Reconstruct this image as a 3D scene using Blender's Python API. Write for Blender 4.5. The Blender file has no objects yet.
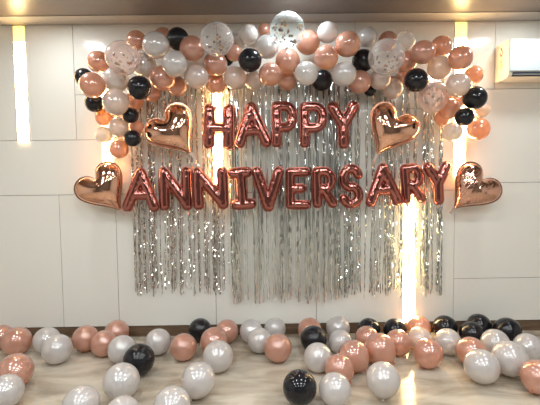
import bpy, bmesh, math, random
from mathutils import Vector, Matrix, noise

scene = bpy.context.scene
COL = scene.collection

# ------------------------------------------------------------------ camera
YAW, PITCH, ROLL = math.radians(.5), math.radians(3.1), math.radians(.7)
EYE = Vector((0, -3.2, 1.24))
FPX = 405.0
FWD = Vector((math.sin(YAW) * math.cos(PITCH), math.cos(YAW) * math.cos(PITCH), -math.sin(PITCH)))
r0 = Vector((math.cos(YAW), -math.sin(YAW), 0))
u0 = r0.cross(FWD)
RIGHT = r0 * math.cos(ROLL) - u0 * math.sin(ROLL)
UP = r0 * math.sin(ROLL) + u0 * math.cos(ROLL)
cd = bpy.data.cameras.new('camera')
cam = bpy.data.objects.new('camera', cd)
COL.objects.link(cam)
m3 = Matrix((RIGHT, UP, -FWD)).transposed()
cam.matrix_world = Matrix.Translation(EYE) @ m3.to_4x4()
cd.sensor_width = 36
cd.lens = 36 * FPX / 540
cd.clip_start = .05
scene.camera = cam

# ------------------------------------------------------------------ world, lights, exposure
world = bpy.data.worlds.new('world')
scene.world = world
world.use_nodes = True
world.node_tree.nodes['Background'].inputs[0].default_value = (1, .95, .9, 1)
world.node_tree.nodes['Background'].inputs[1].default_value = .05
scene.view_settings.view_transform = 'Standard'
scene.view_settings.look = 'None'
scene.view_settings.gamma = 1
scene.view_settings.exposure = 0.1
CEIL = 2.46
LIGHT_W = {-.47: 5.8, -1.7: 10, -2.9: 14, -4.2: 17}
for ly, lw in LIGHT_W.items():
    for lx in ((-1.5, .2, 1.9) if ly > -1 else (-1.9, -.65, .6, 1.85)):
        ld = bpy.data.lights.new('downlight', 'AREA')
        ld.shape = 'DISK'
        ld.size = .16 if ly > -1 else .33
        ld.energy = lw
        ld.color = (.96, 1, .985)
        lo = bpy.data.objects.new('downlight', ld)
        lo.location = (lx, ly, CEIL - .012)
        COL.objects.link(lo)
scene.cycles.max_bounces = 10
scene.cycles.transparent_max_bounces = 24
scene.cycles.sample_clamp_indirect = 10
scene.cycles.use_denoising = True


# ------------------------------------------------------------------ helpers
def at(px, py, y=0.0):
    """the point of the vertical plane at depth y that the photograph shows at this pixel"""
    d = FWD + RIGHT * ((px - 270) / FPX) + UP * ((202.5 - py) / FPX)
    return EYE + d * ((y - EYE.y) / d.y)


def new_mat(name, base, rough=.5, metal=0.0, coat=0.0, spec=.5):
    m = bpy.data.materials.new(name)
    m.use_nodes = True
    p = m.node_tree.nodes['Principled BSDF']
    p.inputs['Base Color'].default_value = (*base, 1)
    p.inputs['Roughness'].default_value = rough
    p.inputs['Metallic'].default_value = metal
    p.inputs['Coat Weight'].default_value = coat
    p.inputs['Coat Roughness'].default_value = .06
    p.inputs['Specular IOR Level'].default_value = spec
    return m


def nodes(m):
    return m.node_tree.nodes, m.node_tree.links, m.node_tree.nodes['Principled BSDF'], m.node_tree.nodes['Material Output']


def add_bump(m, scale, strength, dist=.01, stretch=(1, 1, 1), detail=3):
    n, l, p, o = nodes(m)
    tc = n.new('ShaderNodeTexCoord')
    mp = n.new('ShaderNodeMapping')
    mp.inputs['Scale'].default_value = stretch
    nz = n.new('ShaderNodeTexNoise')
    nz.inputs['Scale'].default_value = scale
    nz.inputs['Detail'].default_value = detail
    b = n.new('ShaderNodeBump')
    b.inputs['Strength'].default_value = strength
    b.inputs['Distance'].default_value = dist
    l.new(tc.outputs['Object'], mp.inputs[0])
    l.new(mp.outputs[0], nz.inputs['Vector'])
    l.new(nz.outputs[0], b.inputs['Height'])
    l.new(b.outputs[0], p.inputs['Normal'])
    return m


def add_tone(m, c1, c2, scale, stretch=(1, 1, 1), detail=4, lo=.35, hi=.65, coords='Object', distort=0.0):
    n, l, p, o = nodes(m)
    tc = n.new('ShaderNodeTexCoord')
    mp = n.new('ShaderNodeMapping')
    mp.inputs['Scale'].default_value = stretch
    nz = n.new('ShaderNodeTexNoise')
    nz.inputs['Scale'].default_value = scale
    nz.inputs['Detail'].default_value = detail
    nz.inputs['Distortion'].default_value = distort
    cr = n.new('ShaderNodeValToRGB')
    cr.color_ramp.elements[0].position = lo
    cr.color_ramp.elements[0].color = (*c1, 1)
    cr.color_ramp.elements[1].position = hi
    cr.color_ramp.elements[1].color = (*c2, 1)
    l.new(tc.outputs[coords], mp.inputs[0])
    l.new(mp.outputs[0], nz.inputs['Vector'])
    l.new(nz.outputs[0], cr.inputs[0])
    l.new(cr.outputs[0], p.inputs['Base Color'])
    return m


def latex(name, base, trans, rough=.25, metal=0.0, gloss=1.5, through=None, spec=.3):
    """stretched rubber: pearly body, some light passing through, a clear shine on top"""
    m = new_mat(name, base, rough, metal, 0, spec)
    n, l, p, o = nodes(m)
    body = p.outputs[0]
    if trans:
        t = n.new('ShaderNodeBsdfTranslucent')
        t.inputs[0].default_value = (*(through or base), 1)
        mx = n.new('ShaderNodeMixShader')
        mx.inputs[0].default_value = trans
        l.new(body, mx.inputs[1])
        l.new(t.outputs[0], mx.inputs[2])
        body = mx.outputs[0]
    fr = n.new('ShaderNodeFresnel')
    fr.inputs[0].default_value = gloss
    gl = n.new('ShaderNodeBsdfGlossy')
    gl.inputs['Roughness'].default_value = .05
    gl.inputs[0].default_value = (1, 1, 1, 1)
    sh = n.new('ShaderNodeMixShader')
    l.new(fr.outputs[0], sh.inputs[0])
    l.new(body, sh.inputs[1])
    l.new(gl.outputs[0], sh.inputs[2])
    l.new(sh.outputs[0], o.inputs[0])
    return m


def film(name, tint, body, edge):
    """clear balloon skin: see-through face on, milky and glossy towards the rim"""
    m = new_mat(name, body, .12, 0, 1.0)
    n, l, p, o = nodes(m)
    tr = n.new('ShaderNodeBsdfTransparent')
    tr.inputs[0].default_value = (*tint, 1)
    lw = n.new('ShaderNodeLayerWeight')
    lw.inputs[0].default_value = .35
    mr = n.new('ShaderNodeMapRange')
    mr.inputs['To Min'].default_value = edge[0]
    mr.inputs['To Max'].default_value = edge[1]
    mx = n.new('ShaderNodeMixShader')
    l.new(lw.outputs['Facing'], mr.inputs[0])
    l.new(mr.outputs[0], mx.inputs[0])
    l.new(tr.outputs[0], mx.inputs[1])
    l.new(p.outputs[0], mx.inputs[2])
    l.new(mx.outputs[0], o.inputs[0])
    return m


def emitter(name, col, strength):
    m = new_mat(name, (.9, .88, .8), .4)
    p = m.node_tree.nodes['Principled BSDF']
    p.inputs['Emission Color'].default_value = (*col, 1)
    p.inputs['Emission Strength'].default_value = strength
    return m


def link(name, me, parent=None):
    o = bpy.data.objects.new(name, me)
    COL.objects.link(o)
    if parent:
        o.parent = parent
    return o


def finish(name, bm, mat, parent=None, smooth=False):
    me = bpy.data.meshes.new(name)
    bmesh.ops.recalc_face_normals(bm, faces=bm.faces)
    bm.to_mesh(me)
    bm.free()
    mats = mat if isinstance(mat, (list, tuple)) else [mat]
    for q in mats:
        me.materials.append(q)
    if smooth:
        for f in me.polygons:
            f.use_smooth = True
    return link(name, me, parent)


def box(bm, x0, x1, y0, y1, z0, z1, bev=0.0):
    r = bmesh.ops.create_cube(bm, size=1)
    for v in r['verts']:
        v.co = Vector((x0 + (v.co.x + .5) * (x1 - x0), y0 + (v.co.y + .5) * (y1 - y0), z0 + (v.co.z + .5) * (z1 - z0)))
    if bev:
        es = list({e for v in r['verts'] for e in v.link_edges})
        bmesh.ops.bevel(bm, geom=es, offset=bev, segments=2, affect='EDGES', profile=.5)


def prism_x(bm, prof, x0, x1):
    """closed (y, z) outline swept along x"""
    a = [bm.verts.new((x0, y, z)) for y, z in prof]
    b = [bm.verts.new((x1, y, z)) for y, z in prof]
    n = len(prof)
    bm.faces.new(a)
    bm.faces.new(b[::-1])
    for i in range(n):
        bm.faces.new((a[i], a[(i + 1) % n], b[(i + 1) % n], b[i]))


def tag(o, label=None, cat=None, group=None, kind=None):
    if label:
        o['label'] = label
    if cat:
        o['category'] = cat
    if group:
        o['group'] = group
    if kind:
        o['kind'] = kind
    return o


def empty(name, loc):
    o = bpy.data.objects.new(name, None)
    o.empty_display_size = .1
    o.location = loc
    COL.objects.link(o)
    return o


# ------------------------------------------------------------------ materials
M_panel = new_mat('white_gloss_laminate', (.79, .775, .725), .13, 0, 0, .45)
M_gap = new_mat('panel_gap', (.20, .185, .165), .8)
M_side = new_mat('painted_wall', (.60, .585, .555), .6)
M_rear = new_mat('dark_rear_wall', (.12, .115, .11), .4)
M_ceil = new_mat('ceiling_brown', (.16, .132, .124), .35)
M_ceil_pale = new_mat('ceiling_pale_band', (.37, .345, .335), .45)
M_skirt = add_tone(new_mat('skirting_wood', (.13, .08, .05), .35), (.10, .06, .035), (.17, .11, .07), 6, (1, 8, 8))
M_floor = add_tone(new_mat('beige_marble', (.6, .5, .4), .13, 0, 0, .28), (.29, .243, .185), (.56, .50, .415), 2.2, (1, 2.6, 1), 12, .34, .64, 'Object', .9)
M_joint = new_mat('floor_joint', (.36, .31, .25), .5)
M_led = emitter('warm_strip_light', (1, .68, .30), 42.0)
M_led_dim = emitter('yellow_strip_end', (1, .66, .10), 1.9)
M_led_rim = new_mat('strip_housing', (.75, .72, .66), .4)

M_foil = add_bump(new_mat('rose_gold_foil_letter', (.45, .165, .14), .15, 1.0), 16, .35, .012, (1, 1, .5))
M_seam = new_mat('foil_seam', (.36, .12, .095), .3, 1.0)
M_heart = add_bump(new_mat('copper_foil_heart', (.86, .50, .36), .10, 1.0), 9, .22, .012)
M_heart_wrinkled = add_bump(new_mat('wrinkled_copper_foil', (.80, .47, .36), .14, 1.0), 15, .7, .02, (1, 1, .7))
M_heart_seam = new_mat('copper_foil_seam', (.80, .40, .26), .25, 1.0)
M_tail = new_mat('foil_tail', (.80, .62, .55), .3, .8)

M_lat = {
    'rose': latex('rose_gold_latex', (.85, .445, .35), .44, .34, .26, 1.9, (1, .58, .23)),
    'white': latex('pearl_white_latex', (.88, .845, .855), .44, .34, .15, 1.9, (.95, .88, .80)),
    'blush': latex('blush_pearl_latex', (.90, .77, .745), .46, .34, .15, 1.75, (1, .82, .62)),
    'black': latex('black_latex', (.006, .006, .010), 0, .5, 0, 1.45, None, .1),
    'confetti': film('clear_latex', (.95, .94, .94), (.85, .82, .82), (.13, .68)),
    'pconfetti': film('clear_pink_latex', (.97, .89, .86), (.88, .73, .70), (.22, .75)),
    'clear': film('clear_small_latex', (.96, .95, .94), (.86, .84, .82), (.20, .80)),
    'bubble': film('clear_bubble', (.93, .97, .98), (.80, .88, .90), (.04, .50)),
}
M_knot = {'rose': new_mat('rose_knot', (.45, .16, .10), .4), 'white': new_mat('white_knot', (.70, .62, .52), .4),
          'blush': new_mat('blush_knot', (.70, .50, .42), .4), 'black': new_mat('black_knot', (.01, .01, .012), .4)}
M_conf = [new_mat('gold_flake', (.42, .22, .06), .4, .5), new_mat('rose_flake', (.42, .17, .12), .4, .5),
          new_mat('dark_flake', (.10, .07, .06), .4), new_mat('silver_flake', (.85, .83, .80), .2, 1.0)]

M_fr_rose = new_mat('rose_silver_tinsel', (.70, .65, .61), .13, 1.0)
M_fr_grey = new_mat('silver_tinsel', (.72, .75, .74), .15, 1.0)

M_ac = new_mat('warm_lit_cream_plastic', (.84, .77, .67), .3)  # whitish cream plastic, warm glow of the strip light mixed into its colour
M_acf = new_mat('cool_lit_white_plastic', (.58, .635, .665), .2)  # white plastic, cool room light put into its bluish colour
M_acd = new_mat('dark_louver', (.03, .04, .06), .35)
M_acs = new_mat('silver_lip', (.75, .76, .78), .25, .6)
M_mk1 = new_mat('brown_mark', (.28, .09, .04), .5)
M_mk2 = new_mat('yellow_mark', (.75, .50, .12), .5)

# ------------------------------------------------------------------ room shell
XL, XR, YB = -3.3, 3.5, -6.0
bm = bmesh.new()
box(bm, XL, XR, YB, .06, -.06, 0)
floor = tag(finish('floor', bm, M_floor), kind='structure')
bm = bmesh.new()
for y in (-.82, -1.62, -2.42):
    box(bm, XL, XR, y - .0015, y + .0015, -.001, .0004)
for x in (-1.95, -.75, .45, 1.65):
    box(bm, x - .0015, x + .0015, YB, -.02, -.001, .0004)
finish('tile_joints', bm, M_joint, floor)
bm = bmesh.new()
box(bm, XL, XR, YB, .06, CEIL, CEIL + .06)
tag(finish('ceiling', bm, M_ceil), kind='structure')
bm = bmesh.new()
box(bm, XL + .001, XR - .001, -.165, -.004, CEIL - .005, CEIL, .002)  # thin paler band of ceiling along the front wall
tag(finish('ceiling_band_1', bm, M_ceil_pale), kind='structure')
for nm, b in (('wall_left', (XL - .06, XL, YB, .06, 0, CEIL)), ('wall_right', (XR, XR + .06, YB, .06, 0, CEIL))):
    bm = bmesh.new()
    box(bm, *b)
    tag(finish(nm, bm, M_side), kind='structure')
bm = bmesh.new()
box(bm, XL, XR, YB - .06, YB, 0, CEIL)
tag(finish('wall_rear', bm, M_rear), kind='structure')

bm = bmesh.new()
box(bm, XL, XR, .02, .06, 0, CEIL)
wall = tag(finish('wall_front', bm, M_gap), kind='structure')
ZS = .088                                   # top of the dark skirting
PANELS = [
    (None, 73.6, None, 140), (73.6, 217, None, 94.5), (73.6, 217, 94.5, 140), (None, 117, 140, 195), (117, 217, 140, 195),
    (None, 61, 195, 'b'), (61, 117, 195, 'b'), (117, 215, 195, 'b'), (215, 316, 195, 'b'), (316, 409, 195, 'b'), (409, 454, 195, 'b'),
    (217, 355, None, 110), (355, 495, None, 89), (355, 454, 89, 110), (217, 454, 110, 195),
    (495, None, None, 89), (454, None, 89, 182), (454, None, 182, 278), (454, None, 278, 'b')]
bm = bmesh.new()


def wx(p):
    return at(p, 60 if p in (73.6, 217, 355, 495) else 250).x


def wz(p):
    return at(270, p).z


ZF = {94.5: at(110, 94.5).z, 140: at(70, 140).z, 195: at(60, 195).z, 110: at(270, 110).z, 89: at(495, 89).z, 182: at(500, 182.6).z, 278: at(500, 278).z}
g = .0016
for a, b, t, d in PANELS:
    x0 = XL if a is None else wx(a)
    x1 = XR if b is None else wx(b)
    z1 = CEIL - .002 if t is None else ZF[t]
    z0 = ZS if d == 'b' else ZF[d]
    box(bm, x0 + g, x1 - g, 0, .021, z0 + g, z1 - g, .0012)
finish('wall_panels', bm, M_panel, wall)
bm = bmesh.new()
box(bm, XL, XR, .004, .021, 0, ZS - .004)
tag(finish('baseboard_front', bm, M_skirt), kind='structure')

# ------------------------------------------------------------------ light strips in the wall
STRIPS = [
    (21.4, 11, 24.8, 141, True, 'vertical warm light strip on the bare wall beside the garland, from ceiling to mid wall'),
    (107.5, 10.5, 92, 178, False, 'short glowing light strip between the garland tail and the heart before ANNIVERSARY'),
    (217.5, 9.5, 84, 196, False, 'glowing light strip behind the curtain at letter H of HAPPY'),
    (409, 12, 190, 321.5, False, 'brightest light strip reaching down to the skirting under the letters RY'),
    (460, 11.5, 22.5, 176, True, 'light strip near the air conditioner, running from ceiling behind the garland to a heart'),
]
for px, w, t, b, yel, lab in STRIPS:
    top, bot = at(px, t), at(px, b)
    z1 = min(top.z, CEIL - .014)
    z0 = max(bot.z, ZS + .004)
    x = (at(px, (t + b) / 2)).x
    hw = w * .0079 / 2
    root = tag(empty('light_strip', (x, 0, z0)), lab, 'light', 'wall light strips')

    def bar(nm, mat, za, zb, half, dep):
        bm = bmesh.new()
        pr = []
        n = 8
        for i in range(n + 1):
            a = math.pi * i / n
            pr.append((-half * math.cos(a), -.002 - dep * math.sin(a) ** .6 if 0 < i < n else -.0005))
        va = [bm.verts.new((px_, y_, za - z0)) for px_, y_ in pr]
        vb = [bm.verts.new((px_, y_, zb - z0)) for px_, y_ in pr]
        bm.faces.new(va)
        bm.faces.new(vb)
        for i in range(len(pr)):
            j = (i + 1) % len(pr)
            bm.faces.new((va[i], va[j], vb[j], vb[i]))
        return finish(nm, bm, mat, root)

    zm = z1 - .12 if yel else z1
    bar('diffuser', M_led, z0, zm, hw, .008)
    if yel:
        tag(bar('end_diffuser', M_led_dim, zm, z1, hw, .008), 'dimmer yellow end of the strip')
    bm = bmesh.new()
    for s in (-1, 1):
        box(bm, s * (hw + .003) - .002, s * (hw + .003) + .002, -.006, -.0004, 0, z1 - z0)
    finish('housing', bm, M_led_rim, root)

# ------------------------------------------------------------------ tinsel fringe curtains
rng = random.Random(7)


def curtain(xa, xb, n, ybase, zt, zb, mat, kind, label):
    root = tag(empty('fringe_curtain', ((xa + xb) / 2, ybase, zt)), label, 'curtain', 'tinsel fringe curtains')
    cx = (xa + xb) / 2
    bm = bmesh.new()
    box(bm, xa - cx, xb - cx, -.002, .002, -.03, .03)
    finish('header_band', bm, mat, root)
    bm = bmesh.new()
    clumps = []
    x = xa
    while x < xb:
        clumps.append(x)
        x += rng.uniform(.03, .075) if kind != 'flat' else rng.uniform(.042, .066)
    for i in range(n):
        if rng.random() < .9:
            x0 = rng.choice(clumps) + rng.gauss(0, .0075)
        else:
            x0 = rng.uniform(xa, xb)
        x0 = min(max(x0, xa), xb)
        w = rng.uniform(.0016, .0046)
        ph = rng.uniform(-1.2, 1.2)
        y0 = rng.uniform(-.008, .007)
        end = zb + rng.uniform(-.03, .05) + (.10 * rng.random() ** 3)
        steps = int((zt - end) / {'glitter': .015, 'wavy': .022, 'flat': .04}[kind])
        drift = rng.uniform(-.012, .012) if kind != 'wavy' else rng.uniform(-.03, .03)
        wav = {'glitter': .003, 'flat': .0015, 'wavy': .006}[kind]
        f1, p1 = rng.uniform(3, 9), rng.uniform(0, 6)
        prev = None
        tw = ph
        for k in range(steps + 1):
            s = k / steps
            z = zt + (end - zt) * s
            if kind == 'glitter':
                tw += rng.gauss(0, .6)
                yj = rng.gauss(0, .0034)
            elif kind == 'wavy':
                tw += rng.gauss(0, .35)
                yj = rng.gauss(0, .0034)
            else:
                tw = ph * .6 + rng.gauss(0, .10) + (.9 * rng.choice((-1, 1)) if rng.random() < .035 else 0)
                yj = rng.gauss(0, .0013)
            xx = x0 + drift * s + wav * math.sin(f1 * z + p1) * min(1, 3 * s)
            c, sn = math.cos(tw) * w, math.sin(tw) * w * .8
            xx = min(max(xx, xa + abs(c)), xb - abs(c))
            a = bm.verts.new((xx - c - cx, y0 + yj - sn, z - zt))
            b = bm.verts.new((xx + c - cx, y0 + yj + sn, z - zt))
            if prev:
                bm.faces.new((prev[0], prev[1], b, a))
            prev = (a, b)
    me = bpy.data.meshes.new('fringe')
    bm.to_mesh(me)
    bm.free()
    me.materials.append(mat)
    o = link('fringe', me, root)
    tag(o, kind='stuff')
    return root


zt = at(290, 82).z
curtain(at(134, 200).x, at(236, 200).x, 140, -.030, zt, at(190, 292).z, M_fr_rose, 'glitter',
        'glittery rose silver tinsel curtain below the heart and H, with wall showing between strands')
curtain(at(232, 200).x, at(338, 200).x, 165, -.060, zt, at(290, 298).z, M_fr_grey, 'flat',
        'smooth straight grey silver tinsel curtain in the middle, behind APPY')
curtain(at(337, 200).x, at(441, 200).x, 150, -.030, zt, at(390, 294).z, M_fr_grey, 'wavy',
        'wavy clumped silver tinsel curtain behind the upper right heart and the letters ARY')


# ------------------------------------------------------------------ foil letters
def arc(cx, cy, rx, ry, a0, a1, n=14):
    return [(cx + rx * math.cos(math.radians(a0 + (a1 - a0) * i / n)), cy + ry * math.sin(math.radians(a0 + (a1 - a0) * i / n))) for i in range(n + 1)]


STROKES = {
    'H': [[(0, 0), (0, 1)], [(1, 0), (1, 1)], [(0, .47), (1, .47)]],
    'A': [[(0, 0), (.5, 1)], [(.5, 1), (1, 0)], [(.27, .36), (.73, .36)]],
    'P': [[(0, 0), (0, 1)], [(0, 1), (.55, 1)] + arc(.55, .71, .45, .29, 90, -90) + [(0, .42)]],
    'Y': [[(.5, 0), (.5, .5)], [(.5, .5), (0, 1)], [(.5, .5), (1, 1)]],
    'N': [[(0, 0), (0, 1)], [(1, 0), (1, 1)], [(0, 1), (1, .05)]],
    'I': [[(.5, 0), (.5, 1)], [(-.1, 1), (1.0, 1)], [(0, 0), (1.1, 0)]],
    'V': [[(0, 1), (.5, 0)], [(.5, 0), (1, 1)]],
    'E': [[(0, 0), (0, 1)], [(0, 1), (1, 1)], [(0, .5), (.72, .5)], [(0, 0), (1, 0)]],
    'R': [[(0, 0), (0, 1)], [(0, 1), (.5, 1)] + arc(.5, .73, .44, .27, 90, -90) + [(0, .46)], [(.42, .46), (1, 0)]],
    'S': [arc(.5, .73, .48, .27, 20, 262, 22) + arc(.5, .23, .5, .25, 82, -160, 22)],
}


def blob_mesh(pts, rad, ysq, voxel, smooth, name):
    bm = bmesh.new()
    for p in pts:
        bmesh.ops.create_icosphere(bm, subdivisions=2, radius=rad, matrix=Matrix.Translation((p[0], 0, p[1])))
    me = bpy.data.meshes.new(name)
    bm.to_mesh(me)
    bm.free()
    o = link(name, me)
    md = o.modifiers.new('r', 'REMESH')
    md.mode = 'VOXEL'
    md.voxel_size = voxel
    sm = o.modifiers.new('s', 'SMOOTH')
    sm.iterations = smooth
    sm.factor = .5
    dg = bpy.context.evaluated_depsgraph_get()
    out = bpy.data.meshes.new_from_object(o.evaluated_get(dg))
    bpy.data.objects.remove(o)
    for v in out.vertices:
        v.co.y *= ysq
    for f in out.polygons:
        f.use_smooth = True
    out.name = name
    return out


LET_Y = -.118


def letter(ch, x0, x1, yt, yb, tilt, label, group, sr=.041, dy=0.0):
    c = at((x0 + x1) / 2, (yt + yb) / 2, LET_Y + dy)
    w = (x1 - x0) * .00768 - 2 * sr * .97
    h = (yb - yt) * .00768 - 2 * sr * .97
    pts = []
    for pl in STROKES[ch]:
        P = [((a - .5) * w, (b - .5) * h) for a, b in pl]
        for (ax, ay), (bx, by) in zip(P, P[1:]):
            L = math.hypot(bx - ax, by - ay)
            n = max(1, int(L / .010))
            for i in range(n + 1):
                pts.append((ax + (bx - ax) * i / n, ay + (by - ay) * i / n))
    root = tag(empty('letter_balloon', c), label, 'letter balloon', group)
    root.rotation_euler = (0, -math.radians(tilt), 0)
    rr = sr * (.80 if ch in 'SPRE' else .93)
    me = blob_mesh(pts, rr, .85, .0048, 7, 'letter_body')
    # crinkles where the foil is pulled in
    for v in me.vertices:
        q = v.co * 34
        k = noise.noise(Vector((q.x, q.y * .4, q.z))) * .0016
        v.co += v.normal * k
    me.materials.append(M_foil)
    link('letter_body', me, root)
    sm = blob_mesh(pts, rr + .0065, .075, .006, 5, 'seam')
    sm.materials.append(M_seam)
    tag(link('seam', sm, root), 'flat foil border around the letter')
    # little filling tail under the letter
    low = min(pts, key=lambda p: (round(p[1], 2), p[0]))
    bm = bmesh.new()
    vs = [bm.verts.new((low[0] + dx, dy, low[1] - sr * .8 + dz)) for dx, dz in ((-.010, 0), (.010, 0), (.006, -.024), (-.006, -.024)) for dy in (-.0015, .0015)]
    idx = lambda i, s: vs[i * 2 + s]
    bm.faces.new([idx(i, 0) for i in range(4)])
    bm.faces.new([idx(i, 1) for i in range(4)][::-1])
    for i in range(4):
        j = (i + 1) % 4
        bm.faces.new((idx(i, 0), idx(j, 0), idx(j, 1), idx(i, 1)))
    finish('tail', bm, M_tail, root)
    return root


HAPPY = [('H', 204.5, 233.5, 105, 148.5, -2, 'letter H, first of HAPPY'), ('A', 233.5, 270.5, 103, 147.5, 2, 'letter A of HAPPY'),
         ('P', 271.5, 298, 101.5, 147.5, 0, 'first letter P of HAPPY'), ('P', 299.5, 328, 102, 148, 0, 'second letter P of HAPPY'),
         ('Y', 328, 359, 102, 148.5, 1, 'letter Y, last of HAPPY')]
ANNI = [('A', 122.5, 159, 168, 211.5, -1, 'letter A, first of ANNIVERSARY'), ('N', 159, 192, 167, 210.5, 0, 'first letter N of ANNIVERSARY'),
        ('N', 193, 227.5, 167.5, 209.5, 1, 'second letter N of ANNIVERSARY'), ('I', 229.5, 253.5, 167.5, 209.5, 4, 'serifed letter I of ANNIVERSARY'),
        ('V', 252, 284, 167, 211.5, 0, 'letter V of ANNIVERSARY'), ('E', 285, 311, 167, 210, 0, 'letter E of ANNIVERSARY'),
        ('R', 312, 337.5, 166.5, 208.5, 1, 'letter R between E and S of ANNIVERSARY'), ('S', 338, 364, 163.5, 208.5, 0, 'letter S of ANNIVERSARY'),
        ('A', 365, 402, 163.5, 206, 3, 'letter A between S and R of ANNIVERSARY'), ('R', 400.5, 426, 163, 204, 4, 'letter R next to last in ANNIVERSARY'),
        ('Y', 424, 452, 162, 205, 3, 'letter Y, last of ANNIVERSARY')]
for k, (ch, x0, x1, t, b, tl, lab) in enumerate(HAPPY):
    letter(ch, x0, x1, t, b, tl, 'shiny rose gold foil ' + lab, 'HAPPY foil letters', dy=(-.01, .01)[k % 2])
for k, (ch, x0, x1, t, b, tl, lab) in enumerate(ANNI):
    letter(ch, x0, x1, t, b, tl, 'shiny rose gold foil ' + lab, 'ANNIVERSARY foil letters', dy=(-.014, .014)[k % 2])


# ------------------------------------------------------------------ foil hearts
def heart_outline(n=72):
    pts = []
    for i in range(n):
        t = 2 * math.pi * i / n
        x = 16 * math.sin(t) ** 3
        y = 13 * math.cos(t) - 5 * math.cos(2 * t) - 2 * math.cos(3 * t) - math.cos(4 * t)
        z = (y + 2) / 16.5
        pts.append((x / 16.5 * 1.02, z * 1.06 if z > 0 else z * 1.26))
    return pts


OUT = heart_outline()


def pillow_field(N=80):
    """smooth inflated height over the heart outline (relaxed like a pressed membrane)"""
    ins = [[False] * N for _ in range(N)]
    for j in range(N):
        z = -1.5 + 3 * j / (N - 1)
        xs = []
        for (ax, az), (bx, bz) in zip(OUT, OUT[1:] + OUT[:1]):
            if (az > z) != (bz > z):
                xs.append(ax + (z - az) * (bx - ax) / (bz - az))
        xs.sort()
        for k in range(0, len(xs) - 1, 2):
            for i in range(N):
                x = -1.5 + 3 * i / (N - 1)
                if xs[k] < x < xs[k + 1]:
                    ins[j][i] = True
    cells = [(j, i) for j in range(1, N - 1) for i in range(1, N - 1) if ins[j][i]]
    f = [[0.0] * N for _ in range(N)]
    w = 1.9
    for it in range(160):
        for j, i in cells:
            f[j][i] += w * ((f[j - 1][i] + f[j + 1][i] + f[j][i - 1] + f[j][i + 1] + 1) / 4 - f[j][i])
    mx = max(max(r) for r in f)

    def sample(x, z):
        u = (x + 1.5) / 3 * (N - 1)
        v = (z + 1.5) / 3 * (N - 1)
        i, j = min(N - 2, max(0, int(u))), min(N - 2, max(0, int(v)))
        a, b = u - i, v - j
        q = (f[j][i] * (1 - a) + f[j][i + 1] * a) * (1 - b) + (f[j + 1][i] * (1 - a) + f[j + 1][i + 1] * a) * b
        return math.sqrt(max(0, q) / mx)
    return sample


PILLOW = pillow_field()


def heart(px, py, size, rot, y, yaw, label, skin=None):
    c = at(px, py, y)
    root = tag(empty('heart_balloon', c), label, 'heart balloon', 'rose gold foil hearts')
    root.rotation_euler = (0, math.radians(rot), math.radians(yaw))
    S = size / 2
    H = S * .50
    cy = .12
    n = len(OUT)
    bm = bmesh.new()
    rows = {}
    RS = [0, .12, .25, .38, .5, .62, .72, .81, .88, .93, .97, 1.0]
    for side in (-1, 1):
        prev = None
        for s in RS:
            ring = []
            if s == 0:
                ring = [bm.verts.new((0, side * H * PILLOW(0, cy), cy * S))]
            elif s == 1.0 and side == 1:
                ring = rows['rim']
            else:
                for i, (ox, oz) in enumerate(OUT):
                    a = i / n * 2 * math.pi
                    # rounder towards the middle
                    k = s
                    x, z = ox * k, cy + (oz - cy) * k
                    h = PILLOW(x, z) * min(1, (1 - s) * 14 + .2) if s < 1 else 0
                    pk = .035 * s ** 6 * (1 - s ** 14) * (math.sin(a * 21 + 1.3) + .6 * math.sin(a * 34))
                    ring.append(bm.verts.new((x * S, side * H * max(0, h + pk * (s < 1)), z * S)))
                if s == 1.0:
                    rows['rim'] = ring
            if prev is not None:
                if len(prev) == 1:
                    for i in range(n):
                        bm.faces.new((prev[0], ring[i], ring[(i + 1) % n]))
                else:
                    for i in range(n):
                        j = (i + 1) % n
                        bm.faces.new((prev[i], ring[i], ring[j], prev[j]))
            prev = ring
    finish('heart_body', bm, skin or M_heart, root, True)
    bm = bmesh.new()
    rings = []
    for s, yy in ((.985, -.0012), (1.055, -.0012), (1.055, .0012), (.985, .0012)):
        rings.append([bm.verts.new((ox * s * S, yy, (cy + (oz - cy) * s) * S)) for ox, oz in OUT])
    for a in range(4):
        b = (a + 1) % 4
        for i in range(n):
            j = (i + 1) % n
            bm.faces.new((rings[a][i], rings[a][j], rings[b][j], rings[b][i]))
    tag(finish('seam', bm, M_heart_seam, root), 'flat foil rim around the heart')
    bm = bmesh.new()
    tipz = min(z for x, z in OUT) * S
    prof = [(.016, .022), (.011, 0), (.008, -.012), (.012, -.030), (.010, -.034)]
    for w, dz in prof:
        for sx, sy in ((-1, -1), (1, -1), (1, 1), (-1, 1)):
            bm.verts.new((sx * w, sy * .0035, tipz + dz))
    bm.verts.ensure_lookup_table()
    v = bm.verts
    for k in range(len(prof) - 1):
        for i in range(4):
            j = (i + 1) % 4
            bm.faces.new((v[k * 4 + i], v[k * 4 + j], v[k * 4 + 4 + j], v[k * 4 + 4 + i]))
    bm.faces.new([v[i] for i in range(4)])
    bm.faces.new([v[len(prof) * 4 - 4 + i] for i in range(4)])
    finish('tail', bm, M_tail, root)
    return root


heart(174, 132, .375, -37, -.165, 6, 'shiny copper foil heart just before HAPPY, lying over the glittery curtain')
heart(390.5, 130.5, .38, 29, -.165, -4, 'shiny copper foil heart just after HAPPY, lying over the curtain')
heart(104.3, 189.5, .37, -36, -.125, 8, 'shiny copper foil heart on the bare wall before ANNIVERSARY, under a glowing strip')
heart(472.5, 189.5, .365, 42, -.125, -8, 'wrinkled copper foil heart on the bare wall after ANNIVERSARY', M_heart_wrinkled)

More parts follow.
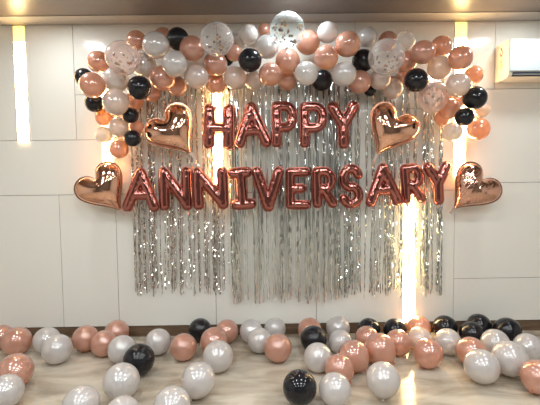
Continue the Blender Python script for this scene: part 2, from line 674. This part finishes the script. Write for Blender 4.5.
# ------------------------------------------------------------------ air conditioner
ax0 = at(495, 60).x
ax1 = ax0 + .84
zt_, zb_ = at(509, 38.5, -.19).z, at(494, 83).z
zf_ = at(509, 71, -.19).z
ac = tag(empty('air_conditioner', ((ax0 + ax1) / 2, 0, zb_)), 'white wall mounted split air conditioner with warm-lit cream side panel and dark louver', 'air conditioner')
ox, oz = (ax0 + ax1) / 2, zb_
L_ = (ax1 - ax0) / 2


def pz(l):
    return [(y, z - oz) for y, z in l]


hm = zf_ - zb_
bm = bmesh.new()
prism_x(bm, pz([(-.001, zt_), (-.16, zt_), (-.178, zt_ - .006), (-.182, zt_ - .02), (-.182, zf_ + .004), (-.181, zf_ - hm * .30), (-.176, zf_ - hm * .62),
                (-.164, zf_ - hm * .92), (-.14, zb_), (-.05, zb_ - .004), (-.001, zb_)]), -L_, L_)
bmesh.ops.bevel(bm, geom=[e for e in bm.edges if abs(e.verts[0].co.x - e.verts[1].co.x) < 1e-6], offset=.003, segments=2, affect='EDGES')
finish('housing', bm, M_ac, ac)
bm = bmesh.new()
box(bm, -L_ + .004, L_ - .004, -.192, -.180, zf_ - oz, zt_ - oz - .004, .004)
finish('front_panel', bm, M_acf, ac)
bm = bmesh.new()
prism_x(bm, pz([(-.183, zf_ - .004), (-.181, zf_ - hm * .30), (-.176, zf_ - hm * .62), (-.170, zf_ - hm * .80), (-.14, zf_ - hm * .7), (-.15, zf_ - .006)]), -L_ + .03, L_ - .03)
bmesh.ops.translate(bm, verts=bm.verts, vec=(0, -.004, -.002))
lv = finish('louver', bm, M_acd, ac)
bm = bmesh.new()
prism_x(bm, pz([(-.184, zf_ - hm * .50), (-.188, zf_ - hm * .52), (-.186, zf_ - hm * .62), (-.180, zf_ - hm * .60)]), -L_ + .035, L_ - .035)
finish('flap', bm, M_acs, lv)
# marks on the side panel
bm = bmesh.new()
ym, zm_ = -.086, zt_ - oz - .075
ring = []
for i in range(15):
    a = math.radians(70 + 300 * i / 14)
    r = .020 if i > 3 else .020 + .006 * (3 - i)
    ring.append((ym + .9 * r * math.cos(a), zm_ + 1.25 * r * math.sin(a)))
vo = [bm.verts.new((-L_ - .0008, y, z)) for y, z in ring]
vi = [bm.verts.new((-L_ - .0008, ym + (y - ym) * .55, zm_ + (z - zm_) * .55)) for y, z in ring]
for i in range(14):
    bm.faces.new((vo[i], vo[i + 1], vi[i + 1], vi[i]))
finish('side_emblem', bm, M_mk1, ac)
bm = bmesh.new()
for k, (dy, dz, w, h) in enumerate(((0, -.062, .016, .007), (0, -.078, .005, .022), (0, -.094, .018, .007), (.004, -.108, .010, .007))):
    box(bm, -L_ - .0012, -L_ - .0002, ym + dy - w, ym + dy + w, zm_ + dz - h / 2, zm_ + dz + h / 2)
finish('side_lettering', bm, M_mk2, ac)


# ------------------------------------------------------------------ balloons
def lathe(prof, seg):
    bm = bmesh.new()
    prev = None
    for r, z in prof:
        if r < 1e-6:
            ring = [bm.verts.new((0, 0, z))]
        else:
            ring = [bm.verts.new((r * math.cos(2 * math.pi * i / seg), r * math.sin(2 * math.pi * i / seg), z)) for i in range(seg)]
        if prev:
            for i in range(seg):
                j = (i + 1) % seg
                if len(prev) == 1:
                    bm.faces.new((prev[0], ring[i], ring[j]))
                elif len(ring) == 1:
                    bm.faces.new((prev[i], ring[0], prev[j]))
                else:
                    bm.faces.new((prev[i], ring[i], ring[j], prev[j]))
        prev = ring
    bmesh.ops.recalc_face_normals(bm, faces=bm.faces)
    return bm


def to_mesh(bm, name, mat):
    me = bpy.data.meshes.new(name)
    bm.to_mesh(me)
    bm.free()
    me.materials.append(mat)
    for f in me.polygons:
        f.use_smooth = True
    return me


def balloon_profile(stretch=1.10, n=22):
    pr = []
    for i in range(n + 1):
        a = math.pi * i / n
        r, z = math.sin(a), math.cos(a)
        if z < 0:
            r *= 1 - .09 * (-z) ** 1.6
            z *= stretch
        pr.append((max(0, r) if 0 < i < n else 0, z))
    return pr


ROUND = {k: to_mesh(lathe(balloon_profile(1.0), 36), 'round_' + k, m) for k, m in M_lat.items()}
BODY = {k: to_mesh(lathe(balloon_profile(1.08), 36), 'balloon_' + k, m) for k, m in M_lat.items()}
KNOT = {k: to_mesh(lathe([(0, -1.06), (.075, -1.09), (.045, -1.13), (.085, -1.16), (.10, -1.21), (.06, -1.215), (0, -1.18)], 12), 'knot_' + k, m)
        for k, m in M_knot.items()}


def aim(d):
    """rotation that turns the balloon's tail (-z) towards d"""
    return Vector((0, 0, -1)).rotation_difference(Vector(d).normalized())


def confetti_mesh(seed, n, low):
    rg = random.Random(seed)
    bm = bmesh.new()
    k = 0
    while k < n:
        d = Vector((rg.gauss(0, 1), rg.gauss(0, 1), rg.gauss(0, 1))).normalized()
        if d.z > low + rg.gauss(0, .3):
            continue
        k += 1
        c = d * .955
        t = d.orthogonal().normalized()
        b = d.cross(t)
        s = rg.uniform(.045, .095)
        ph = rg.uniform(0, 6)
        nrm = (d + Vector((rg.gauss(0, .2), rg.gauss(0, .2), rg.gauss(0, .2)))).normalized()
        t = nrm.orthogonal().normalized()
        b = nrm.cross(t)
        f = bm.faces.new([bm.verts.new(c + (t * math.cos(ph + i * math.pi / 3) + b * math.sin(ph + i * math.pi / 3)) * s) for i in range(6)])
        f.material_index = rg.choice((0, 0, 1, 1, 2, 2, 2, 2, 3))
    me = bpy.data.meshes.new('confetti')
    bm.to_mesh(me)
    bm.free()
    for q in M_conf:
        me.materials.append(q)
    return me


GARLAND = [
    ('rose', -1.1779, -0.27, 2.0942, 0.0768, "rose gold balloon at the garland's outer left bend, above a half-hidden black one"),
    ('black', -1.3185, -0.19, 2.0067, 0.0682, "half-hidden black balloon sticking out farthest on the garland's left bend"),
    ('rose', -1.1623, -0.4265, 1.894, 0.0861, 'big rose gold balloon in front of the outermost black one on the left bend'),
    ('pconfetti', -0.9421, -0.4572, 2.0629, 0.1137, "large see-through pink balloon with gold confetti on the garland's left bend"),
    ('white', -1.0418, -0.3163, 1.957, 0.0895, 'pearl white balloon just below the pink confetti one on the left bend'),
    ('white', -0.8567, -0.2644, 2.0667, 0.0875, 'pearl white balloon touching the right side of the pink confetti balloon'),
    ('rose', -0.929, -0.19, 2.2677, 0.0715, 'rose gold balloon rising above the pink confetti balloon, left of a large white one'),
    ('white', -0.7337, -0.4, 2.1616, 0.0919, "large pearl white balloon at the garland's upper left, beside a black one"),
    ('black', -0.6113, -0.27, 2.246, 0.0815, 'topmost black balloon of the garland, between white and rose gold ones'),
    ('rose', -0.4968, -0.359, 2.1519, 0.0866, 'rose gold balloon between the topmost black one and the clear confetti balloon'),
    ('white', -0.6003, -0.4439, 2.0242, 0.0855, 'pearl white balloon directly below the topmost black one'),
    ('black', -0.8526, -0.4, 1.8806, 0.0817, "large black balloon just above the foil heart beside HAPPY's H"),
    ('rose', -0.7194, -0.3082, 1.9641, 0.0899, 'rose gold balloon right of the large black one, above the heart before HAPPY'),
    ('blush', -0.4716, -0.3561, 1.9583, 0.0843, 'blush white balloon over the curtain, just above the letter H, left of it'),
    ('black', -1.2401, -0.2119, 1.8192, 0.0694, "half-hidden black balloon on the left tail's outer edge, above an orange one"),
    ('blush', -1.017, -0.4025, 1.7831, 0.0898, "warm-lit white balloon in the middle of the garland's left tail"),
    ('rose', -0.9794, -0.13, 1.8456, 0.0699, 'half-hidden rose gold balloon behind the large black and warm white ones, left tail'),
    ('rose', -0.7509, -0.13, 2.3154, 0.0657, 'rose gold balloon peeking out behind the topmost black and large white ones'),
    ('black', -0.9569, -0.2872, 1.7149, 0.0573, 'small black balloon on the left tail, upper one beside the foil heart'),
    ('rose', -0.6533, -0.1574, 1.9425, 0.0765, "rose gold balloon at the garland's lower edge over the heart before HAPPY"),
    ('rose', -0.8437, -0.13, 1.9032, 0.0698, 'warm-lit rose gold balloon tucked between the large black one and the foil heart'),
    ('rose', -1.2103, -0.1081, 1.732, 0.0697, 'glowing orange balloon on the outer side of the left tail, above the light strip'),
    ('blush', -1.0546, -0.2546, 1.636, 0.0729, 'blush white balloon of the left tail, above the lowest orange one'),
    ('black', -0.9515, -0.2724, 1.5536, 0.0606, 'small black balloon lowest on the left tail, beside the foil heart'),
    ('rose', -1.081, -0.19, 1.4857, 0.0711, 'glowing orange balloon hanging lowest at the end of the left tail'),
    ('rose', -0.9507, -0.1834, 1.6444, 0.0537, 'small orange-lit balloon between the two small black ones and the heart'),
    ('white', -1.2112, -0.13, 1.5962, 0.065, 'pale balloon lit yellow by the light strip in the left tail'),
    ('confetti', -0.3168, -0.441, 2.1837, 0.1143, "large clear confetti balloon at the garland's top, next to the topmost black one"),
    ('rose', -0.3496, -0.27, 2.0717, 0.0868, 'rose gold balloon right under the large clear confetti balloon above letter H'),
    ('rose', -0.217, -0.27, 2.1472, 0.0601, 'small deep rose balloon between the clear confetti balloon and a black one'),
    ('black', -0.0996, -0.4, 2.0566, 0.0816, "black balloon front and centre of the garland, above HAPPY's first A"),
    ('blush', -0.2079, -0.2743, 1.9712, 0.0841, "blush white balloon under the central black one, to its left, above HAPPY's first A"),
    ('white', -0.1107, -0.27, 2.2762, 0.0684, 'small white balloon on top of the garland above the central black one'),
    ('white', -0.1849, -0.13, 2.2885, 0.0695, "translucent white balloon behind the small white one on the garland's top"),
    ('white', 0.0178, -0.27, 2.1868, 0.0853, 'white balloon behind the central black one, below the clear bubble with gold flakes'),
    ('bubble', 0.1558, -0.4111, 2.2501, 0.1216, 'big clear bubble balloon with gold flakes poking up against the ceiling'),
    ('rose', 0.0365, -0.4, 1.9616, 0.0791, "rose gold balloon right of the central black one, above HAPPY's first P"),
    ('blush', -0.0797, -0.1857, 1.9704, 0.0722, "blush balloon at the garland's lower edge, straight below the central black one"),
    ('rose', 0.162, -0.2885, 2.0794, 0.0891, 'rose gold balloon straight below the bubble with gold flakes'),
    ('rose', 0.1634, -0.1604, 1.9762, 0.0758, 'pale rose balloon at the lower edge between two P letters, behind others'),
    ('white', 0.2825, -0.4, 1.9666, 0.0819, "pearl white balloon touching the black one above HAPPY's second P, left of it"),
    ('rose', 0.3123, -0.2242, 2.2296, 0.0895, 'light rose balloon right beside the bubble with gold flakes'),
    ('rose', -0.3646, -0.137, 1.9629, 0.077, 'warm glowing blush balloon hanging above the light strip at letter H'),
    ('rose', 0.0016, -0.13, 2.3574, 0.0475, 'tiny visible rose balloon behind the left shoulder of the bubble with gold flakes'),
    ('black', -0.2839, -0.13, 2.1472, 0.055, 'mostly hidden black balloon below the clear confetti balloon'),
    ('white', 0.4416, -0.3158, 2.2679, 0.0743, "bluish white balloon highest on the garland's right half"),
    ('rose', 0.5642, -0.4, 2.159, 0.087, "big rose gold balloon near the garland's top, left of the black one beside the confetti"),
    ('rose', 0.4176, -0.4, 2.0725, 0.0837, 'rose gold balloon between two white ones, below the bluish white top one'),
    ('black', 0.4185, -0.19, 1.9694, 0.0794, "black balloon at the lower edge above HAPPY's second P"),
    ('white', 0.5399, -0.4, 1.9567, 0.0853, "pearl white balloon above HAPPY's Y, right of the lower black one"),
    ('black', 0.7042, -0.257, 2.0886, 0.0818, 'black balloon half behind the pale confetti balloon of the right half'),
    ('white', 0.749, -0.19, 2.274, 0.0733, 'translucent white balloon above the black one beside the pale confetti balloon'),
    ('confetti', 0.8204, -0.4271, 2.0602, 0.1236, "large pale confetti balloon on the garland's right half, above the upper right heart"),
    ('rose', 0.9171, -0.1333, 2.2639, 0.0733, 'rose gold balloon peeking over the top of the pale confetti balloon'),
    ('clear', 1.0143, -0.2356, 2.2302, 0.0723, 'small clear balloon at the top edge, right of the pale confetti balloon'),
    ('rose', 1.0782, -0.4062, 2.0971, 0.0803, 'glossy rose gold balloon just above the black one on the right shoulder'),
    ('rose', 1.0135, -0.2638, 2.0779, 0.0775, 'rose gold balloon between the pale confetti balloon and the glossy rose one'),
    ('black', 1.0326, -0.4, 1.9115, 0.0821, 'black balloon on the right shoulder, above the upper right foil heart'),
    ('rose', 0.6701, -0.2901, 1.9303, 0.0839, 'deep rose balloon at the lower edge between letter Y and the upper right heart'),
    ('blush', 0.8257, -0.2563, 1.9547, 0.0778, 'warm white balloon just below the pale confetti balloon'),
    ('blush', 0.9453, -0.1695, 1.9087, 0.0773, 'blush balloon at the lower edge, resting over the upper right heart'),
    ('black', 0.7867, -0.13, 1.9087, 0.048, 'mostly hidden black balloon at the lower edge, right of letter Y'),
    ('rose', 1.0381, -0.13, 2.0059, 0.059, "rose gold balloon behind the right shoulder's black one"),
    ('rose', 1.2597, -0.27, 2.1768, 0.0772, "rose gold balloon on the right bend, left of the light strip's top"),
    ('rose', 1.3008, -0.4718, 2.0367, 0.0799, 'rose gold balloon covering the light strip near the air conditioner'),
    ('blush', 1.2227, -0.3282, 2.0162, 0.0855, "blush white balloon between the right shoulder's black one and the strip-side rose one"),
    ('rose', 1.5332, -0.19, 1.9968, 0.0695, 'peach lit balloon on the outermost right bend, nearest the air conditioner'),
    ('blush', 1.2861, -0.4741, 1.8595, 0.0801, 'blush white balloon above the two black ones of the right tail'),
    ('black', 1.4383, -0.4, 1.7885, 0.0811, 'larger black balloon of the right tail, below the air conditioner'),
    ('pconfetti', 1.1827, -0.3259, 1.8101, 0.1081, "see-through pink confetti balloon hanging on the right tail over the curtain's edge"),
    ('rose', 1.4201, -0.13, 1.817, 0.0741, 'orange-lit balloon between the hanging confetti balloon and the larger black one'),
    ('black', 1.3677, -0.4, 1.6601, 0.0643, 'smaller black balloon of the right tail, under the larger black one'),
    ('rose', 1.3363, -0.2415, 1.7438, 0.075, "orange-lit balloon right behind the hanging pink confetti balloon's lower edge"),
    ('rose', 1.3382, -0.1181, 1.6951, 0.0581, 'deep orange balloon under the hanging pink confetti balloon'),
    ('white', 1.3963, -0.1621, 1.5877, 0.0721, "pale balloon glowing yellow over the light strip at the right tail's end"),
    ('rose', 1.6048, -0.13, 1.6098, 0.0871, 'peach orange balloon lowest on the outer side of the right tail'),
    ('blush', 1.629, -0.13, 1.7552, 0.0594, 'blush balloon half behind the larger black one of the right tail'),
]
FLOOR_BALLOONS = [
    ('rose', -2.0162, -0.1834, 0.0906, None, "rose gold balloon cut by the frame's left edge, against the skirting"),
    ('rose', -1.823, -0.3054, 0.1037, None, 'rose gold balloon by the skirting at far left, behind the knotted rose one'),
    ('white', -1.6202, -0.2811, 0.0973, None, 'white balloon half hidden behind another white one at far left'),
    ('white', -1.4546, -0.4567, 0.1033, None, 'white balloon in front of its white twin near the skirting at far left'),
    ('rose', -1.3476, -0.2564, 0.0974, None, 'rose gold balloon against the skirting, between white pair and other rose ones'),
    ('rose', -1.1609, -0.1416, 0.0959, None, 'rose gold balloon touching the wall behind another rose one, above the front-left black'),
    ('rose', -1.1754, -0.3486, 0.0945, None, 'rose gold balloon between two rose ones and a white one, left of the black'),
    ('rose', -1.5424, -0.7808, 0.1064, -25, 'rose gold balloon with dark knot, alone on the floor at far left'),
    ('white', -1.4568, -1.0013, 0.0942, None, 'white balloon in the bottom left corner, in front of the knotted rose one'),
    ('white', -1.005, -0.4671, 0.0982, None, 'white balloon half behind the black one on the left part of the floor'),
    ('white', -0.8427, -0.9324, 0.1059, None, "white balloon in front of the left part's black balloon"),
    ('white', -0.975, -1.15, 0.0959, None, 'white balloon at the bottom edge between corner and the stacked white pair'),
    ('white', -0.73, -1.2369, 0.0896, None, 'white balloon mostly cut off by the bottom edge, before another white one'),
    ('black', -0.8342, -0.6403, 0.1031, None, 'lone black balloon on the left part of the floor among white ones'),
    ('white', -0.7924, -0.3392, 0.0956, None, 'white balloon near the skirting between the lone black one and a rose one'),
    ('rose', -0.5891, -0.439, 0.0959, None, "rose gold balloon just right of a white one, left of the skirting's black balloon"),
    ('black', -0.5291, -0.105, 0.0917, None, 'black balloon against the skirting behind two rose gold ones'),
    ('rose', -0.3872, -0.3621, 0.1021, None, "rose gold balloon in front of the skirting's black one and behind a white one"),
    ('rose', -0.3167, -0.1461, 0.0921, None, 'rose gold balloon against the skirting, right of the back black one'),
    ('white', -0.3284, -0.6167, 0.1042, None, 'white balloon directly in front of a rose gold one, left of the open floor'),
    ('white', -0.4021, -0.936, 0.1002, -110, 'tall white balloon with its knot on the floor, left of the open floor'),
    ('white', -0.4978, -1.1767, 0.0975, None, 'white balloon cut by the bottom edge, below the tall knotted white one'),
    ('white', -0.1297, -0.1538, 0.0919, None, 'left one of three white balloons grouped by the skirting behind an orange-rose one'),
    ('white', 0.0541, -0.0984, 0.088, None, 'right one of three white balloons grouped by the skirting behind an orange-rose one'),
    ('white', -0.0622, -0.333, 0.0924, None, 'front one of three white balloons grouped by the skirting'),
    ('rose', 0.065, -0.4841, 0.0993, None, 'orange-rose balloon in front of three white ones'),
    ('rose', 0.3196, -0.1485, 0.0945, None, 'pink rose balloon at the skirting directly behind a black one'),
    ('black', 0.3267, -0.3454, 0.0993, None, 'black balloon between a pink rose one behind and a white one in front'),
    ('white', 0.321, -0.6365, 0.0959, None, "white balloon in front of the black one near the floor's middle"),
    ('black', 0.1704, -1.0177, 0.098, None, 'big black balloon in the front row near the bottom edge'),
    ('white', 0.3632, -1.0357, 0.0924, None, "white balloon right beside the front row's big black one"),
    ('white', 0.543, -0.1177, 0.0955, None, 'greyish white balloon against the skirting, right of the pink rose one'),
    ('white', 0.5149, -0.3737, 0.088, None, 'white balloon behind the cluster of rose gold ones and before a greyish white one'),
    ('rose', 0.4315, -0.7904, 0.0903, -50, 'front rose gold balloon of the central cluster, behind a front-row white one'),
    ('rose', 0.5516, -0.636, 0.1025, -50, 'tall rose gold balloon in the middle of the central cluster'),
    ('rose', 0.7211, -0.3079, 0.088, None, 'rose gold balloon at the back of the central cluster, before a black one'),
    ('rose', 0.7465, -0.5493, 0.1072, -45, 'largest rose gold balloon of the central cluster, on its right'),
    ('black', 0.7791, -0.1384, 0.088, None, 'black balloon against the skirting behind the central rose cluster'),
    ('black', 0.9677, -0.1777, 0.0915, None, 'black balloon at the skirting just left of the floor-level light strip'),
    ('rose', 0.9158, -0.4115, 0.093, None, 'rose gold balloon in front of the black one left of the light strip'),
    ('white', 0.6462, -0.9734, 0.0979, -95, "white balloon alone in the front, left of the light strip's reflection"),
    ('rose', 1.1704, -0.1271, 0.0931, None, "rose gold balloon against the skirting right at the light strip's foot"),
    ('blush', 1.0913, -0.3515, 0.0893, None, "pinkish white balloon between the rose one at the strip's foot and another rose"),
    ('rose', 1.0518, -0.6065, 0.0972, -120, "rose gold balloon with dark knot in front of the light strip's foot"),
    ('black', 1.3676, -0.1389, 0.0943, None, 'black balloon against the skirting just right of the light strip'),
    ('white', 1.2675, -0.4112, 0.0938, None, 'white balloon in front of the black one just right of the light strip'),
    ('rose', 1.3415, -0.5916, 0.0979, 10, 'rose gold balloon behind a front white one on the right part of the floor'),
    ('black', 1.5096, -0.2716, 0.0918, None, 'front black balloon of three near the skirting on the right'),
    ('black', 1.646, -0.1112, 0.0937, None, 'middle black balloon of three near the skirting on the right, half hidden'),
    ('black', 1.795, -0.237, 0.0989, None, 'rightmost black balloon near the skirting'),
    ('white', 1.5771, -0.4559, 0.0973, None, 'white balloon just in front of the rightmost black ones, behind a larger white'),
    ('white', 1.2901, -0.8177, 0.1047, None, 'front white balloon on the right part of the floor, before a rose one'),
    ('white', 1.5097, -0.7343, 0.1127, None, "large white balloon between the front white one and the right edge's rose one"),
    ('white', 1.7576, -0.5307, 0.0948, None, "white balloon behind the large white one near the frame's right edge"),
    ('rose', 1.5513, -0.9429, 0.0977, -140, "rose gold balloon with knot cut by the frame's right edge"),
]


rb = random.Random(21)
for i, (kind, x, y, z, r, label) in enumerate(GARLAND):
    see = kind in ('confetti', 'pconfetti', 'bubble', 'clear')
    nm = {'confetti': 'confetti_balloon', 'pconfetti': 'confetti_balloon', 'bubble': 'bubble_balloon'}.get(kind, 'balloon')
    o = link(nm, ROUND[kind])
    o.location = (x, y, z)
    s = r * .985
    o.scale = (s, s, s)
    o.rotation_mode = 'QUATERNION'
    d = (rb.uniform(-.5, .5), 1.0, rb.uniform(-.6, .2)) if not see else (.1, .3, -1)
    o.rotation_quaternion = aim(d)
    tag(o, label, 'balloon', 'garland balloons')
    if kind in ('confetti', 'pconfetti', 'bubble'):
        c = link('confetti', confetti_mesh(40 + i, 95 if kind == 'bubble' else 60, .35), o)
        tag(c, 'loose gold and rose confetti flakes', kind='stuff')

for i, (kind, x, y, r, tail, label) in enumerate(FLOOR_BALLOONS):
    o = link('balloon', BODY[kind])
    if tail is None:
        d = Vector((rb.uniform(-.7, .7), 1.0, rb.uniform(-.5, .1)))
    else:
        a = math.radians(tail)
        d = Vector((math.cos(a), -.55 if abs(math.cos(a)) > .5 else -.3, -.75 * abs(math.sin(a)) - .12))
    q = aim(d)
    s = r * .965
    o.scale = (s, s, s)
    o.rotation_mode = 'QUATERNION'
    o.rotation_quaternion = q
    k = link('knot', KNOT[kind], o)
    low = min((q @ v.co).z for me in (BODY[kind], KNOT[kind]) for v in me.vertices)
    o.location = (x, y, -low * s + .0005)
    tag(o, label, 'balloon', 'balloons on the floor')
